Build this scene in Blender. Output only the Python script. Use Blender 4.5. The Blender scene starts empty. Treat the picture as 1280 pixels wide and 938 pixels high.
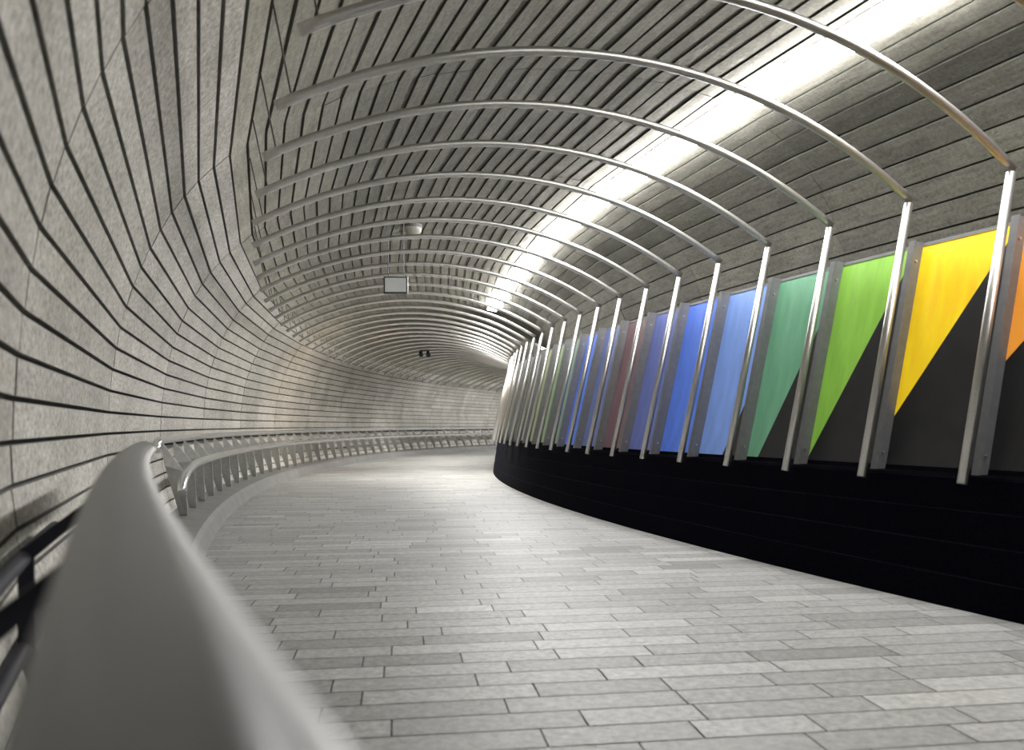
import bpy, bmesh, math, random
from mathutils import Vector, Matrix
random.seed(7)
U=1.8
CX,CY=20.8*U,10.9*U
R0=21.04*U
EYE=1.08
scene=bpy.context.scene
col=scene.collection
scene.view_settings.view_transform='Standard'

def P(w,a,z):
    r=R0+w
    return Vector((CX-r*math.cos(a),CY-r*math.sin(a),z))

# ---------------------------------------------------------------- materials
def newmat(name):
    m=bpy.data.materials.new(name); m.use_nodes=True
    nt=m.node_tree; b=nt.nodes['Principled BSDF']
    return m,nt,b
def simple(name,c,rough=.5,metal=0,noise=0,scale=20,emit=0,coat=0,stretch=None):
    m,nt,b=newmat(name)
    b.inputs['Roughness'].default_value=rough
    b.inputs['Metallic'].default_value=metal
    b.inputs['Coat Weight'].default_value=coat
    b.inputs['Coat Roughness'].default_value=.08
    n=nt.nodes.new('ShaderNodeTexNoise'); n.inputs['Scale'].default_value=scale; n.inputs['Detail'].default_value=5
    tc=nt.nodes.new('ShaderNodeTexCoord')
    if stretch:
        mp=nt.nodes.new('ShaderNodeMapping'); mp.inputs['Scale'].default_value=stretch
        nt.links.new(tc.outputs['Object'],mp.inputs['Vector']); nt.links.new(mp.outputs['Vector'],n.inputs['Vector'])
    else: nt.links.new(tc.outputs['Object'],n.inputs['Vector'])
    cr=nt.nodes.new('ShaderNodeValToRGB')
    lo=[max(0,x*(1-noise)) for x in c]; hi=[min(1,x*(1+noise)) for x in c]
    cr.color_ramp.elements[0].color=(*lo,1); cr.color_ramp.elements[1].color=(*hi,1)
    cr.color_ramp.elements[0].position=.3; cr.color_ramp.elements[1].position=.7
    nt.links.new(n.outputs['Fac'],cr.inputs['Fac']); nt.links.new(cr.outputs['Color'],b.inputs['Base Color'])
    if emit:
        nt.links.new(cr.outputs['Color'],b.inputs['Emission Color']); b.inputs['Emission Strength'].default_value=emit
    return m
def concrete(name,lo,hi,sx,sy,bump=.4,rough=.85,stain=0,wn=.5,r0=.36,r1=.63):
    m,nt,b=newmat(name)
    b.inputs['Roughness'].default_value=rough
    uv=nt.nodes.new('ShaderNodeUVMap'); uv.uv_map='UVMap'
    mp=nt.nodes.new('ShaderNodeMapping'); mp.inputs['Scale'].default_value=(sx,sy,1)
    nt.links.new(uv.outputs['UV'],mp.inputs['Vector'])
    n1=nt.nodes.new('ShaderNodeTexNoise'); n1.inputs['Scale'].default_value=1; n1.inputs['Detail'].default_value=10; n1.inputs['Roughness'].default_value=.75
    nt.links.new(mp.outputs['Vector'],n1.inputs['Vector'])
    n2=nt.nodes.new('ShaderNodeTexNoise'); n2.inputs['Scale'].default_value=28; n2.inputs['Detail'].default_value=6; n2.inputs['Roughness'].default_value=.7
    nt.links.new(uv.outputs['UV'],n2.inputs['Vector'])
    cr=nt.nodes.new('ShaderNodeValToRGB'); e=cr.color_ramp.elements
    e[0].position=r0; e[0].color=(*lo,1); e[1].position=r1; e[1].color=(*hi,1)
    mx=nt.nodes.new('ShaderNodeMath'); mx.operation='MULTIPLY_ADD'; mx.inputs[1].default_value=1-wn*.7
    m2=nt.nodes.new('ShaderNodeMath'); m2.operation='MULTIPLY'; m2.inputs[1].default_value=wn*.7
    nt.links.new(n2.outputs['Fac'],m2.inputs[0]); nt.links.new(n1.outputs['Fac'],mx.inputs[0]); nt.links.new(m2.outputs[0],mx.inputs[2])
    nt.links.new(mx.outputs[0],cr.inputs['Fac'])
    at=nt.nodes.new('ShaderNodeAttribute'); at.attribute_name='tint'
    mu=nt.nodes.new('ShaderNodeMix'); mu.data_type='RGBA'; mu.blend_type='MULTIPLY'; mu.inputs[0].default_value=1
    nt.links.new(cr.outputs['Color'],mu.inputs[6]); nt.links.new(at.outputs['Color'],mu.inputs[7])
    out=mu.outputs[2]
    if stain:
        tc=nt.nodes.new('ShaderNodeTexCoord')
        n3=nt.nodes.new('ShaderNodeTexNoise'); n3.inputs['Scale'].default_value=.9; n3.inputs['Detail'].default_value=9; n3.inputs['Roughness'].default_value=.75
        nt.links.new(tc.outputs['Object'],n3.inputs['Vector'])
        c3=nt.nodes.new('ShaderNodeValToRGB'); c3.color_ramp.elements[0].position=.38; c3.color_ramp.elements[0].color=(1-stain,1-stain*1.02,1-stain*1.08,1)
        c3.color_ramp.elements[1].position=.62; c3.color_ramp.elements[1].color=(1,1,1,1)
        nt.links.new(n3.outputs['Fac'],c3.inputs['Fac'])
        m3=nt.nodes.new('ShaderNodeMix'); m3.data_type='RGBA'; m3.blend_type='MULTIPLY'; m3.inputs[0].default_value=1
        nt.links.new(out,m3.inputs[6]); nt.links.new(c3.outputs['Color'],m3.inputs[7]); out=m3.outputs[2]
    nt.links.new(out,b.inputs['Base Color'])
    bp=nt.nodes.new('ShaderNodeBump'); bp.inputs['Strength'].default_value=bump; bp.inputs['Distance'].default_value=.01
    nt.links.new(mx.outputs[0],bp.inputs['Height']); nt.links.new(bp.outputs['Normal'],b.inputs['Normal'])
    return m
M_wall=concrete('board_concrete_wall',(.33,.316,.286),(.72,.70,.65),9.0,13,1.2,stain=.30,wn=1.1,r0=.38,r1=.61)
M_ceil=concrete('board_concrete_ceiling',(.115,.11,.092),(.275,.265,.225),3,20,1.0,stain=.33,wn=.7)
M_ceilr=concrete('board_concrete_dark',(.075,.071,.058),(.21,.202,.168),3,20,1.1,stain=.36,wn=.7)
M_floor=concrete('stone_pavers',(.195,.193,.187),(.345,.342,.331),12,12,.4,.46,wn=.9)
M_curb=concrete('curb_concrete',(.13,.127,.12),(.21,.207,.197),3,3,.2,.6)
M_steel=simple('brushed_steel',(.56,.545,.515),.38,1,.06,60)
M_rail=simple('satin_rail_steel',(.72,.72,.72),.26,.9,.06,30)
M_near=simple('silver_satin_steel',(.165,.167,.175),.30,.8,.06,30)
M_highlight=simple('rail_highlight_white',(.97,.97,1.0),.25,.15,.03,30)  # near-white colour for the near rail's painted highlight
M_fin=simple('grey_fin_metal',(.17,.17,.175),.5,.3,.1,20)
M_bracket=simple('dark_bracket',(.012,.012,.02),.6,.3,.1,20)
M_frame=simple('sign_frame_grey',(.08,.08,.075),.5,.2,.1,20)
M_blade=simple('steel_bracket',(.58,.575,.56),.35,.5,.1,20)
M_black=simple('black_cladding',(.003,.003,.007),1.0,0,.5,60)
M_black.node_tree.nodes['Principled BSDF'].inputs['Specular IOR Level'].default_value=.05
M_dark=simple('charcoal_glass',(.022,.022,.024),.4,0,.2,5,0,.05)
M_wire=simple('dark_wire',(.10,.09,.08),.6,.5,.1,20)
M_white=simple('grey_tray',(.7,.7,.68),.5,0,.03,10)
M_light,nt,b=newmat('fluorescent_diffuser')
b.inputs['Emission Color'].default_value=(1,.995,.985,1); b.inputs['Emission Strength'].default_value=58
M_sign=simple('sign_face',(.42,.435,.415),.4,0,.05,8,.2)

# ---------------------------------------------------------------- helpers
def mkobj(name,me,mats,parent=None,loc=None):
    o=bpy.data.objects.new(name,me)
    for m in mats:
        if m.name not in [x.name for x in me.materials]: me.materials.append(m)
    col.objects.link(o)
    if loc is not None: o.location=loc
    if parent: o.parent=parent
    return o
def empty(name,loc,label,cat,group=None):
    o=bpy.data.objects.new(name,None); o.empty_display_size=.2; o.location=loc
    col.objects.link(o); o['label']=label; o['category']=cat
    if group:o['group']=group
    return o
def bm_mesh(bm,name,smooth=False):
    bmesh.ops.recalc_face_normals(bm,faces=bm.faces)
    me=bpy.data.meshes.new(name)
    if smooth:
        for f in bm.faces: f.smooth=len(f.verts)==4
    bm.to_mesh(me); bm.free(); return me
def tube(bm,pts,r,seg=12,ref=Vector((0,0,1)),cap=True):
    rings=[]
    n=len(pts)
    for i,p in enumerate(pts):
        t=(pts[min(i+1,n-1)]-pts[max(i-1,0)]).normalized()
        x=ref-t*ref.dot(t)
        if x.length<1e-3: x=Vector((1,0,0))-t*t.x
        x.normalize(); y=t.cross(x)
        rings.append([bm.verts.new(p+x*(r*math.cos(2*math.pi*k/seg))+y*(r*math.sin(2*math.pi*k/seg))) for k in range(seg)])
    for i in range(n-1):
        for k in range(seg):
            bm.faces.new((rings[i][k],rings[i][(k+1)%seg],rings[i+1][(k+1)%seg],rings[i+1][k]))
    if cap:
        bm.faces.new(rings[0]); bm.faces.new(rings[-1][::-1])
def prism(bm,poly,off):
    a=[bm.verts.new(p) for p in poly]; b_=[bm.verts.new(p+off) for p in poly]
    bm.faces.new(a); bm.faces.new(b_[::-1])
    n=len(poly)
    for i in range(n): bm.faces.new((a[i],b_[i],b_[(i+1)%n],a[(i+1)%n]))
def box(bm,c,sx,sy,sz,rot=None):
    M=Matrix.Translation(c)
    if rot is not None: M=M@rot
    r=bmesh.ops.create_cube(bm,size=1,matrix=M@Matrix.Diagonal((sx,sy,sz,1)))
    return r['verts']

# ---------------------------------------------------------------- shell
prof=[(2.56,0),(2.62,.3),(2.64,.6),(2.58,1.04),(2.42,1.42),(2.2,1.68),(1.88,1.90),(1.5,2.08),(1.0,2.2),(.4,2.25),(-.1,2.2),(-.45,2.05),(-.7,1.8),(-.85,1.4),(-.88,.9),(-.88,0)]
prof=[Vector((p[0]*U,p[1]*U)) for p in prof]
def catmull(pts,n=14):
    out=[]
    for i in range(len(pts)-1):
        p0=pts[max(i-1,0)];p1=pts[i];p2=pts[i+1];p3=pts[min(i+2,len(pts)-1)]
        for k in range(n):
            t=k/n
            out.append(.5*((2*p1)+(-p0+p2)*t+(2*p0-5*p1+4*p2-p3)*t*t+(-p0+3*p1-3*p2+p3)*t**3))
    out.append(pts[-1]); return out
fine=catmull(prof)
acc=[0]
for i in range(1,len(fine)): acc.append(acc[-1]+(fine[i]-fine[i-1]).length)
import bisect
def at_s(s):
    s=max(0,min(acc[-1]-1e-6,s))
    i=bisect.bisect_right(acc,s)-1
    t=(s-acc[i])/(acc[i+1]-acc[i]+1e-9)
    p=fine[i].lerp(fine[i+1],t)
    d=(fine[i+1]-fine[i]).normalized()
    nrm=Vector((d.y,-d.x))   # away from the interior
    if nrm.dot(p-Vector((1.62,1.5)))<0: nrm=-nrm
    return p,nrm
def ceil_at(w):
    best=None
    for i in range(len(fine)-1):
        p,q=fine[i],fine[i+1]
        if p.y>3.2 and (p.x-w)*(q.x-w)<=0 and abs(p.x-q.x)>1e-9:
            t=(w-p.x)/(q.x-p.x); best=(p.y+(q.y-p.y)*t,math.atan2(p.y-q.y,p.x-q.x))
    return best
s_wall=acc[14*5]; s_ceil=acc[14*11]; s_end=acc[-1]
SEG=3.0/(23.6*U)
A0,A1=.4085+6*SEG,-.66
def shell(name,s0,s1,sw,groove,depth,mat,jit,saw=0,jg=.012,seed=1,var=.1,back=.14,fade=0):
    rnd=random.Random(seed)
    bm=bmesh.new(); uvl=bm.loops.layers.uv.new('UVMap'); cl=bm.loops.layers.float_color.new('tint')
    def face(vs,uvs,t):
        f=bm.faces.new([bm.verts.new(v) for v in vs])
        for l,uv in zip(f.loops,uvs):
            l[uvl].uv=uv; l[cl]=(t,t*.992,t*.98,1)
    n=max(1,round((s1-s0)/sw)); sw=(s1-s0)/n
    na=int((A0-A1)/SEG)
    L=SEG*23.6*U
    for j in range(na):
        a=A0-j*SEG; b_=a-SEG
        segt=rnd.uniform(.93,1.04)
        def PC(x,t,z):           # straight chord between the two joints
            return P(x,a,z).lerp(P(x,b_,z),t)
        for i in range(n):
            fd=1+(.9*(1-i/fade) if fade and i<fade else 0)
            sa=s0+i*sw; sb=sa+sw
            p0,n0=at_s(sa);p1,n1=at_s(sb)
            q0=p0+n0*depth;q1=p1+n1*depth
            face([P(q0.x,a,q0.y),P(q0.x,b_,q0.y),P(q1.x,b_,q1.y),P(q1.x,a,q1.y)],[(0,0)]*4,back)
            d0=rnd.uniform(-jit,jit)
            g2=groove*rnd.uniform(.95,1.05)
            pa,na_=at_s(sa+g2/2);pb,nb_=at_s(sb-g2/2)
            fa=pa+na_*d0; fb=pb+nb_*(d0+saw)
            ba=pa+na_*depth; bb=pb+nb_*depth
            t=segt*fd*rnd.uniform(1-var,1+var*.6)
            A=jg/2/L;B=1-jg/2/L
            F=[PC(fa.x,A,fa.y),PC(fa.x,B,fa.y),PC(fb.x,B,fb.y),PC(fb.x,A,fb.y)]
            K=[PC(ba.x,A,ba.y),PC(ba.x,B,ba.y),PC(bb.x,B,bb.y),PC(bb.x,A,bb.y)]
            ou=rnd.uniform(0,50)
            face(F,[(ou,sa),(L+ou,sa),(L+ou,sb),(ou,sb)],t)
            for k in range(4):
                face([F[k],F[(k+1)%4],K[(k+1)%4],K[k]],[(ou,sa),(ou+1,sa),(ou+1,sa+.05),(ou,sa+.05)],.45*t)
    me=bpy.data.meshes.new(name); bm.to_mesh(me); bm.free()
    o=mkobj(name,me,[mat]); o['kind']='structure'
    return o
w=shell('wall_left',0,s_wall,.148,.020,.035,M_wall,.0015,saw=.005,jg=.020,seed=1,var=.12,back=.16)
w['label']='curved pale concrete wall with horizontal board grooves'; w['category']='wall'
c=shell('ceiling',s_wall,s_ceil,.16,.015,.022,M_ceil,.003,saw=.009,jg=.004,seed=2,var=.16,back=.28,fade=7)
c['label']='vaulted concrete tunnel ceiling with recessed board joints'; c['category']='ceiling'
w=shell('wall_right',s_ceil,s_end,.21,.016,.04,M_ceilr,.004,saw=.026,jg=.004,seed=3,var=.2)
w['label']='concrete wall rising behind the coloured glass screen'; w['category']='wall'

# ---------------------------------------------------------------- floor
bm=bmesh.new(); uvl=bm.loops.layers.uv.new('UVMap'); cl=bm.loops.layers.float_color.new('tint')
def fface(vs,t,o=0,tw=1.0):
    f=bm.faces.new([bm.verts.new(v) for v in vs])
    for l,v in zip(f.loops,vs):
        l[uvl].uv=(v.x+o,v.y+o*.37); l[cl]=(t,t*.998,t*.985,1)
nn=90
for j in range(nn):
    a=A0+(A1-A0)*j/nn; b_=A0+(A1-A0)*(j+1)/nn
    fface([P(-1.6,a,-.006),P(4.75,a,-.006),P(4.75,b_,-.006),P(-1.6,b_,-.006)],.24)
ANG=math.radians(8); e1=Vector((math.cos(ANG),math.sin(ANG),0)); e2=Vector((-math.sin(ANG),math.cos(ANG),0))
row=.165; g=.004
for i in range(-30,310):
    u=-14+random.uniform(0,.8)
    while u<24:
        L=random.choice([.45,.55,.6,.7,.8])
        cpt=e1*(u+L/2)+e2*((i+.5)*row)
        rr=math.hypot(cpt.x-CX,cpt.y-CY)-R0
        ang=math.atan2(CY-cpt.y,CX-cpt.x)
        if -.55<rr<4.5 and A1<ang<.62:
            p=[e1*(u+g)+e2*(i*row+g),e1*(u+L-g)+e2*(i*row+g),e1*(u+L-g)+e2*((i+1)*row-g),e1*(u+g)+e2*((i+1)*row-g)]
            t=random.gauss(1,.12)
            if random.random()<.07: t*=1.22
            t=max(.72,min(1.45,t))
            fface(p,t,random.uniform(0,40))
        u+=L
me=bpy.data.meshes.new('floor'); bm.to_mesh(me); bm.free()
o=mkobj('floor',me,[M_floor]); o['kind']='structure'; o['label']='grey stone paver walkway laid in staggered courses'; o['category']='floor'

# ---------------------------------------------------------------- swept profile solids
def sweep(name,pr,a0,a1,mat,step=.012):
    bm=bmesh.new(); uvl=bm.loops.layers.uv.new('UVMap'); cl=bm.loops.layers.float_color.new('tint')
    n=max(2,int(abs(a0-a1)/step)); rings=[]
    for j in range(n+1):
        a=a0+(a1-a0)*j/n
        rings.append([bm.verts.new(P(x,a,z)) for x,z in pr])
    for j in range(n):
        for k in range(len(pr)-1):
            f=bm.faces.new((rings[j][k],rings[j+1][k],rings[j+1][k+1],rings[j][k+1]))
            for l in f.loops:
                l[uvl].uv=(l.vert.co.x+l.vert.co.z,l.vert.co.y); l[cl]=(1,1,1,1)
    bm.faces.new(rings[0]); bm.faces.new(rings[-1][::-1])
    return mkobj(name,bm_mesh(bm,name),[mat])
pr=[(.02,0)]
x=.02;z=0
for k in range(4):
    z+=.185; pr.append((x-.020,z)); pr.append((x-.029,z+.003)); pr.append((x-.029,z+.007)); z+=.008; x-=.030; pr.append((x,z))
pr+= [(x,.775),(-1.45,.775),(-1.45,0)]
o=sweep('baseboard_right',pr,A0,A1,M_black); o['kind']='structure'; o['label']='stepped black base wall beneath the coloured glass screen'; o['category']='base wall'
pr=[(4.16,0),(4.20,.13),(4.24,.16),(4.62,.19),(4.62,0)]
o=sweep('trim_1',pr,A0,A1,M_curb); o['kind']='structure'; o['label']='low grey concrete curb along the curved wall'; o['category']='curb'

# ---------------------------------------------------------------- steel arches
HB=.74
PX,PZ=-.385,2.60      # post head
EX,EZ=3.81,2.67       # arch end near wall
cxm=(PX+EX)/2; ch=EX-PX; sag=3.215-(PZ+EZ)/2
RA=(ch*ch/4+sag*sag)/(2*sag); czm=3.215-RA
def arch_z(x): return czm+math.sqrt(RA**2-(x-cxm)**2)
bm=bmesh.new(); tube(bm,[Vector((.04,0,0)),Vector((PX,0,PZ-HB))],.029,14,ref=Vector((0,1,0)))
me_post=bm_mesh(bm,'post',True)
bm=bmesh.new()
th0=math.atan2(PZ-czm,PX-cxm); th1=math.atan2(EZ-czm,EX-cxm)
pts=[Vector((cxm+RA*math.cos(th0+(th1-th0)*k/44),0,czm-HB+RA*math.sin(th0+(th1-th0)*k/44))) for k in range(45)]
tube(bm,pts,.026,14,ref=Vector((0,1,0)))
me_arch=bm_mesh(bm,'curved_tube',True)
rods=[]
for (x0,x1,zz,dy) in [(3.72,3.82,3.14,.05)]:
    bm=bmesh.new()
    tube(bm,[Vector((x0,0,arch_z(x0)-HB)),Vector((x1,dy,zz-HB))],.005,6)
    m_=bm_mesh(bm,'hanger_rod',True); m_.materials.append(M_wire); rods.append(('hanger_rod',m_))
for m_,mt in ((me_post,M_steel),(me_arch,M_steel)): m_.materials.append(mt)
DA=.0195; AP=.4061
NP=50
for n in range(-2,NP):
    a=AP-DA*n
    e=empty('steel_arch',P(0,a,HB),'brushed steel tube arch with leaning post beside glass screen','arch','steel arches over the walkway')
    e.rotation_euler=(0,0,math.pi+a)
    for nm,m_ in [('post',me_post),('curved_tube',me_arch)]+rods:
        q=bpy.data.objects.new(nm,m_); col.objects.link(q); q.parent=e

# ---------------------------------------------------------------- glass panels
def hexc(r,g,b_): 
    f=lambda v:(v/255/12.92 if v/255<=.04045 else ((v/255+.055)/1.055)**2.4)
    return (f(r),f(g),f(b_))
glow={'orange':.34,'yellow':.34}  # emission added to brighten and even out the glass panels
spec=[
 ('orange',(245,158,58),[(0,1),(1,1),(0,.42)]),
 ('orange',(245,158,58),[(0,1),(1,1),(0,.42)]),
 ('yellow',(245,203,30),[(0,1),(1,1),(0,.2)]),
 ('lime green',(130,180,70),[(0,1),(1,1),(0,0)]),
 ('sea green',(100,152,121),[(0,1),(1,1),(1,.85),(.22,0),(0,0)]),
 ('light blue',(115,145,208),[(0,1),(1,1),(1,.5),(.55,0),(0,0)]),
 ('royal blue',(80,113,202),None),
 ('indigo',(90,100,155),None),
 ('maroon',(104,80,86),None),
 ('slate blue',(92,104,150),None),
 ('royal blue',(80,113,202),None),
 ('dusty green',(118,140,124),None),
 ('green',(130,152,116),None),
 ('olive',(150,154,122),None),
 ('grey',(155,155,148),None),
 ('ochre',(165,155,125),None),
 ('pale teal',(130,150,144),None),
 ('ochre',(165,155,125),None),
 ('brown',(145,130,116),None),
 ('grey',(155,155,148),None),('grey',(155,155,148),None),('olive',(150,154,122),None),('grey',(155,155,148),None),('grey',(155,155,148),None)]
cm={}
z0,z1=.82,2.31
def pw(z): return (PX-.04)*(z-HB)/(PZ-HB)+.04
for k,(cn,rgb,poly) in enumerate(spec):
    n=k-2
    an=AP-DA*n; af=AP-DA*(n+1)
    base=P(-.19,af,.775)
    lab=('%s and black glass panel in leaning grey frame'%cn) if poly else ('%s glass panel in leaning grey frame'%cn)
    e=empty('glass_panel',base,lab,'glass panel','coloured glass panels of the screen')
    if cn not in cm:
        cm[cn]=simple('glass_'+cn.replace(' ','_'),hexc(*rgb),.4,0,.13,1,glow.get(cn,.28),.15,stretch=(12,12,.25))  # stretched noise paints vertical reflection streaks into the glass colour
    def Q(u,v,dw=0):
        z=z0+(z1-z0)*v
        w_=-.17+pw(z)+dw
        m=.02
        a=af+(an-af)*(m+u*(1-2*m))
        return P(w_,a,z)-base
    inn=(P(-1,an,0)-P(0,an,0))*.012
    full=[(0,0),(0,1),(1,1),(1,0)]
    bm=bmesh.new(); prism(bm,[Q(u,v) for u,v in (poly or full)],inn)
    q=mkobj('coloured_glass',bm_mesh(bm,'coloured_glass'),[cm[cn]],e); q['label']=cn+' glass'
    if poly:
        if len(poly)==3:
            vb=poly[2][1]
            comp=[(0,0),(0,vb),(1,1),(1,0)] if vb>0 else [(0,0),(1,1),(1,0)]
        else: comp=[poly[3],poly[2],(1,0)]
        bm=bmesh.new(); prism(bm,[Q(u,v) for u,v in comp],inn)
        q=mkobj('dark_glass',bm_mesh(bm,'dark_glass'),[M_dark],e); q['label']='black glass'
    bm=bmesh.new()
    tn=(P(0,af+.001,0)-P(0,af,0)).normalized()
    def F(w_,z): return P(w_+pw(z),af,z)-base
    prism(bm,[F(-.075,.79),F(-.168,.79),F(-.168,2.34),F(-.075,2.34)],tn*.03)
    prism(bm,[F(-.065,.79),F(-.075,.79),F(-.075,2.34),F(-.065,2.34)],tn*.05)
    mkobj('fin',bm_mesh(bm,'fin'),[M_fin],e)
    if n<10:
        for zz in (.9,2.2):
            bm=bmesh.new()
            c0=F(-.12,zz)+tn*.03
            tube(bm,[c0,c0+tn*.01],.008,8)
            mkobj('bolt',bm_mesh(bm,'bolt',True),[M_steel],e)
    for va,vb in ((1.0,1.015),(-.02,0)):
        bm=bmesh.new()
        prism(bm,[Q(0,va,.004),Q(1,va,.004),Q(1,vb,.004),Q(0,vb,.004)],inn*2)
        mkobj('edge_channel',bm_mesh(bm,'edge_channel'),[M_fin if va>.5 else M_black],e)

# ---------------------------------------------------------------- fluorescent strip
LW=-.26
bm=bmesh.new(); box(bm,Vector((0,0,.026)),.20,1.318,.03)
me_tray=bm_mesh(bm,'tray'); me_tray.materials.append(M_white)
def diff(x,wd,ln,y=0,h=.05):
    bm=bmesh.new(); box(bm,Vector((x,y,-.014)),wd,ln,h)
    bmesh.ops.bevel(bm,geom=list(bm.edges),offset=.008,segments=2,affect='EDGES')
    m=bm_mesh(bm,'diffuser'); m.materials.append(M_light); return m
me_d1=diff(0,.23,1.305)
st=1.32/(R0+LW); a=.505; i=0
while a>-.62:
    uu=(.137-a)/.182; mid=0<uu and a>-.045
    if a>.137: wv=LW
    elif mid: wv=LW+.50*uu**1.7
    else: wv=-.60  # far battens past the bend, added out of sight for lighting
    ch_,ca=ceil_at(wv)
    if a>.005 or a<-.20:
        e=empty('ceiling_light',P(wv,a,ch_-.047),'bright white fluorescent batten fixed along the vaulted ceiling','ceiling light','row of fluorescent ceiling battens')
        e.rotation_euler=(0,-ca,math.pi+a+(.12*uu**.7 if mid else 0))
        for nm,m_ in (('tray',me_tray),('diffuser',me_d1)):
            q=bpy.data.objects.new(nm,m_); col.objects.link(q); q.parent=e
    a-=st; i+=1

# ---------------------------------------------------------------- handrails
def railpts(wv,zv,a0,a1,step,hook,rr,dz):
    pts=[P(wv,a0+.001,zv-dz-hook),P(wv,a0+.0003,zv-dz-hook*.35)]
    for k in range(0,13):
        t=k/12*math.pi/2
        pts.append(P(wv,a0-(rr*(1-math.cos(t)))/(R0+wv),zv-dz*(1-math.sin(t))))
    a0=a0-rr/(R0+wv)
    n=int((a0-a1)/step)
    return pts+[P(wv,a0-(a0-a1)*k/n,zv) for k in range(1,n+1)]
def railing(a0,a1,label,wb,zb,wf,zf,rb,rf,pitch,tilt):
    base=P(wf,a0,.18)
    e=empty('handrail',base,label,'handrail')
    for (w_,z_,r_,hk,rr,dz) in ((wb,zb,rb,.05,.15,.04),(wf,zf,rf,.06,1.6,.15)):
        bm=bmesh.new(); tube(bm,[p-base for p in railpts(w_,z_,a0,a1,.006,hk,rr,dz)],r_,16,ref=(P(1,a0,0)-P(0,a0,0)))
        mkobj('rail_tube',bm_mesh(bm,'rail_tube',True),[M_rail],e)
    a=a0-.008; c=0
    while a>a1 and c<98:
        tn=(P(0,a-.001,0)-P(0,a,0)).normalized()
        s=(a0-a)*(R0+wf); zz=zf-(.15*(1-math.sqrt(max(0,1-(1-s/1.6)**2))) if s<1.6 else 0)
        bm=bmesh.new()
        pl=[P(wb,a,zb-.02)-base,P(wf+.02,a,zz+.02)-base,P(wf,a,zz-.02)-base,P(wf+.03,a,.175)-base+tn*tilt,P(wf+.10,a,.18)-base+tn*tilt,P(wb-.02,a,zb-.24)-base,P(wb+.0,a,zb-.10)-base]
        prism(bm,pl,tn*.022)
        mkobj('bracket',bm_mesh(bm,'bracket'),[M_blade],e)
        a-=pitch; c+=1
railing(.296,-.50,'double satin steel handrail with slanted brackets along the curved wall',4.62,.94,4.41,.68,.036,.042,.0185,.42)
# near rail
base=P(4.36,.60,.18)
e=empty('handrail',base,'wide satin steel handrail on dark supports beside concrete wall','handrail')
bm=bmesh.new()
pts=[P(4.382,.60-(.60-.388)*k/60,.963) for k in range(61)]
tube(bm,[p-base for p in pts],.046,32,ref=Vector((0,0,1)))
mkobj('rail_tube',bm_mesh(bm,'rail_tube',True),[M_near],e)
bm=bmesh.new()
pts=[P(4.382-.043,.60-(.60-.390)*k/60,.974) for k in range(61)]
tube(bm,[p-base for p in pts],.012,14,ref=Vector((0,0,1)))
q=mkobj('rail_highlight',bm_mesh(bm,'rail_highlight',True),[M_highlight],e); q['label']='pale added tube standing for the rail highlight'  # pale tube added in place of a highlight on the rail
for zz,ww in ((.70,4.66),(.44,4.66)):
    bm=bmesh.new()
    pts=[P(ww,.60-(.60-.402)*k/60,zz) for k in range(61)]
    tube(bm,[p-base for p in pts],.024,12,ref=Vector((0,0,1)))
    q=mkobj('lower_rail',bm_mesh(bm,'lower_rail',True),[M_bracket],e); q['label']='dark lower rail'
a=.585
while a>.39:
    tn=(P(0,a-.001,0)-P(0,a,0)).normalized()
    bm=bmesh.new()
    prism(bm,[P(4.37,a,.93)-base,P(4.405,a,.93)-base,P(4.67,a,.72)-base,P(4.67,a,.42)-base,P(4.60,a,.175)-base,P(4.56,a,.175)-base,P(4.63,a,.45)-base,P(4.63,a,.70)-base],tn*.02)
    mkobj('support',bm_mesh(bm,'support'),[M_bracket],e)
    a-=.033

# ---------------------------------------------------------------- ceiling items
pa=Vector((-.145*10.4,10.4,0))
e=empty('light_box_sign',pa+Vector((0,0,3.9)),'small pale framed light box hanging from the tunnel ceiling','sign')
bm=bmesh.new(); box(bm,Vector((0,0,-1.0)),.31,.08,.22)
mkobj('frame',bm_mesh(bm,'frame'),[M_frame],e)
bm=bmesh.new(); box(bm,Vector((0,-.045,-1.0)),.27,.012,.18); mkobj('face',bm_mesh(bm,'face'),[M_sign],e)
for sx in (-.1,.1):
    bm=bmesh.new(); tube(bm,[Vector((sx,0,-.90)),Vector((sx,0,.1))],.006,8)
    mkobj('hanger_rod',bm_mesh(bm,'hanger_rod'),[M_fin],e)
pd=Vector((-.125*6.35*U,6.35*U,3.90))
bm=bmesh.new(); bmesh.ops.create_uvsphere(bm,u_segments=24,v_segments=12,radius=.14,matrix=Matrix.Diagonal((1,1,.9,1)))
bmesh.ops.delete(bm,geom=[v for v in bm.verts if v.co.z>.02],context='VERTS')
e=empty('dome_camera',pd,'pale round dome fitting on the concrete ceiling','ceiling dome')
mkobj('dome',bm_mesh(bm,'dome',True),[simple('dome_glass',(.36,.35,.29),.3,0,.05,5)],e)
bm=bmesh.new(); bmesh.ops.create_cone(bm,cap_ends=True,segments=24,radius1=.15,radius2=.15,depth=.05,matrix=Matrix.Translation((0,0,.02)))
mkobj('ring',bm_mesh(bm,'ring'),[M_fin],e)
ps=P(2.06,AP-DA*24,3.18)
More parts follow.
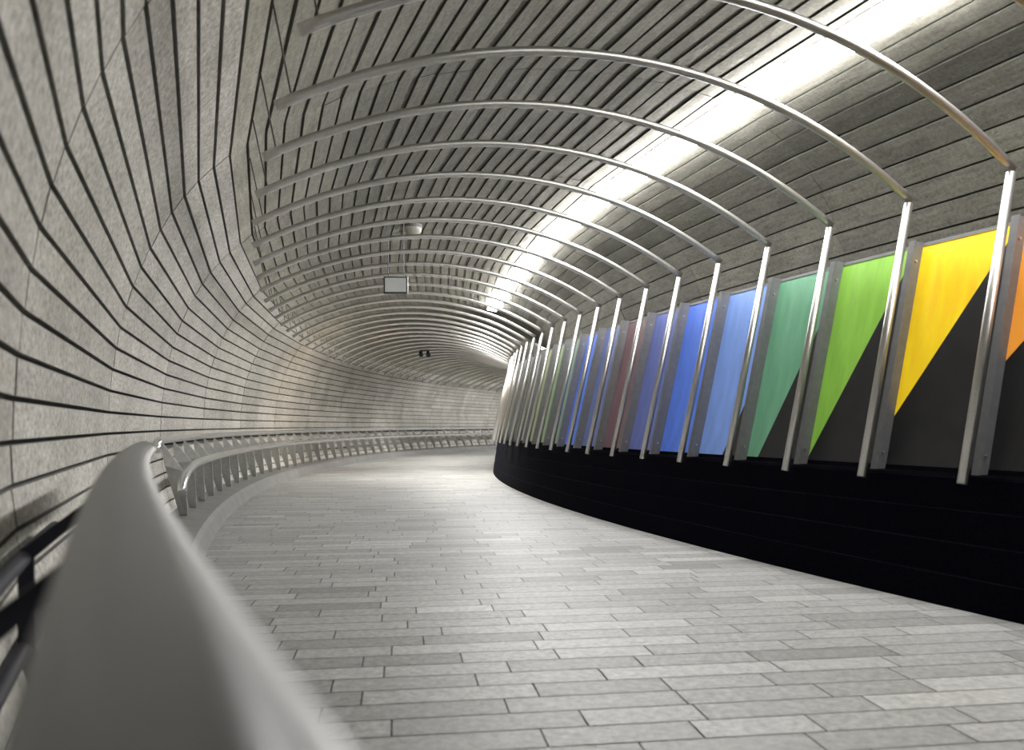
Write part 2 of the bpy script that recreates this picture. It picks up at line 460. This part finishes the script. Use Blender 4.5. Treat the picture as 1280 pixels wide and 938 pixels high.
e=empty('spotlight',ps,'pair of small black spotlights clamped beneath a steel arch','spotlight')
for sx in (-.10,.10):
    bm=bmesh.new(); bmesh.ops.create_cone(bm,cap_ends=True,segments=16,radius1=.065,radius2=.045,depth=.13,matrix=Matrix.Translation((sx,0,-.12))@Matrix.Rotation(math.radians(60),4,'X'))
    mkobj('lamp_head',bm_mesh(bm,'lamp_head'),[M_bracket],e)
bm=bmesh.new(); box(bm,Vector((0,0,-.04)),.25,.04,.03)
mkobj('bracket',bm_mesh(bm,'bracket'),[M_bracket],e)
def spot(name,loc,tgt,en,c,size):
    ld=bpy.data.lights.new(name,'SPOT'); ld.energy=en; ld.color=c; ld.spot_size=math.radians(size); ld.spot_blend=1; ld.shadow_soft_size=.25
    lo=bpy.data.objects.new(name,ld); col.objects.link(lo); lo.location=loc
    lo.rotation_euler=(Vector(tgt)-lo.location).to_track_quat('-Z','Y').to_euler()
spot('warm_spot',(-2.3,17.2,2.9),(-5.1,18.8,1.5),85,(1,.66,.38),130)
spot('bend_fill_light',(-1.2,17.0,3.1),(-1.3,16.8,0),1000,(1,.98,.93),140)  # added lamp without fixture, makes the bright pool on the floor
for aa,en in ((-.07,750),(-.17,750)):
    l2=P(2.0,aa,3.1)
    spot('bend_fill_light',l2,(l2.x,l2.y,0),en,(1,.98,.93),135)  # added lamps without fixtures, fill the dark far floor

# ---------------------------------------------------------------- world, camera
wd=bpy.data.worlds.new('world'); scene.world=wd; wd.use_nodes=True
wd.node_tree.nodes['Background'].inputs[0].default_value=(.8,.82,.85,1); wd.node_tree.nodes['Background'].inputs[1].default_value=.8
cd=bpy.data.cameras.new('camera'); cam=bpy.data.objects.new('camera',cd); col.objects.link(cam); scene.camera=cam
cam.location=(0,0,EYE); cam.rotation_euler=(math.radians(90),0,0)
cd.sensor_width=36; cd.lens=1000/1280*36; cd.shift_y=63/1280; cd.clip_start=.01
cd.dof.use_dof=True; cd.dof.focus_distance=9; cd.dof.aperture_fstop=2.2
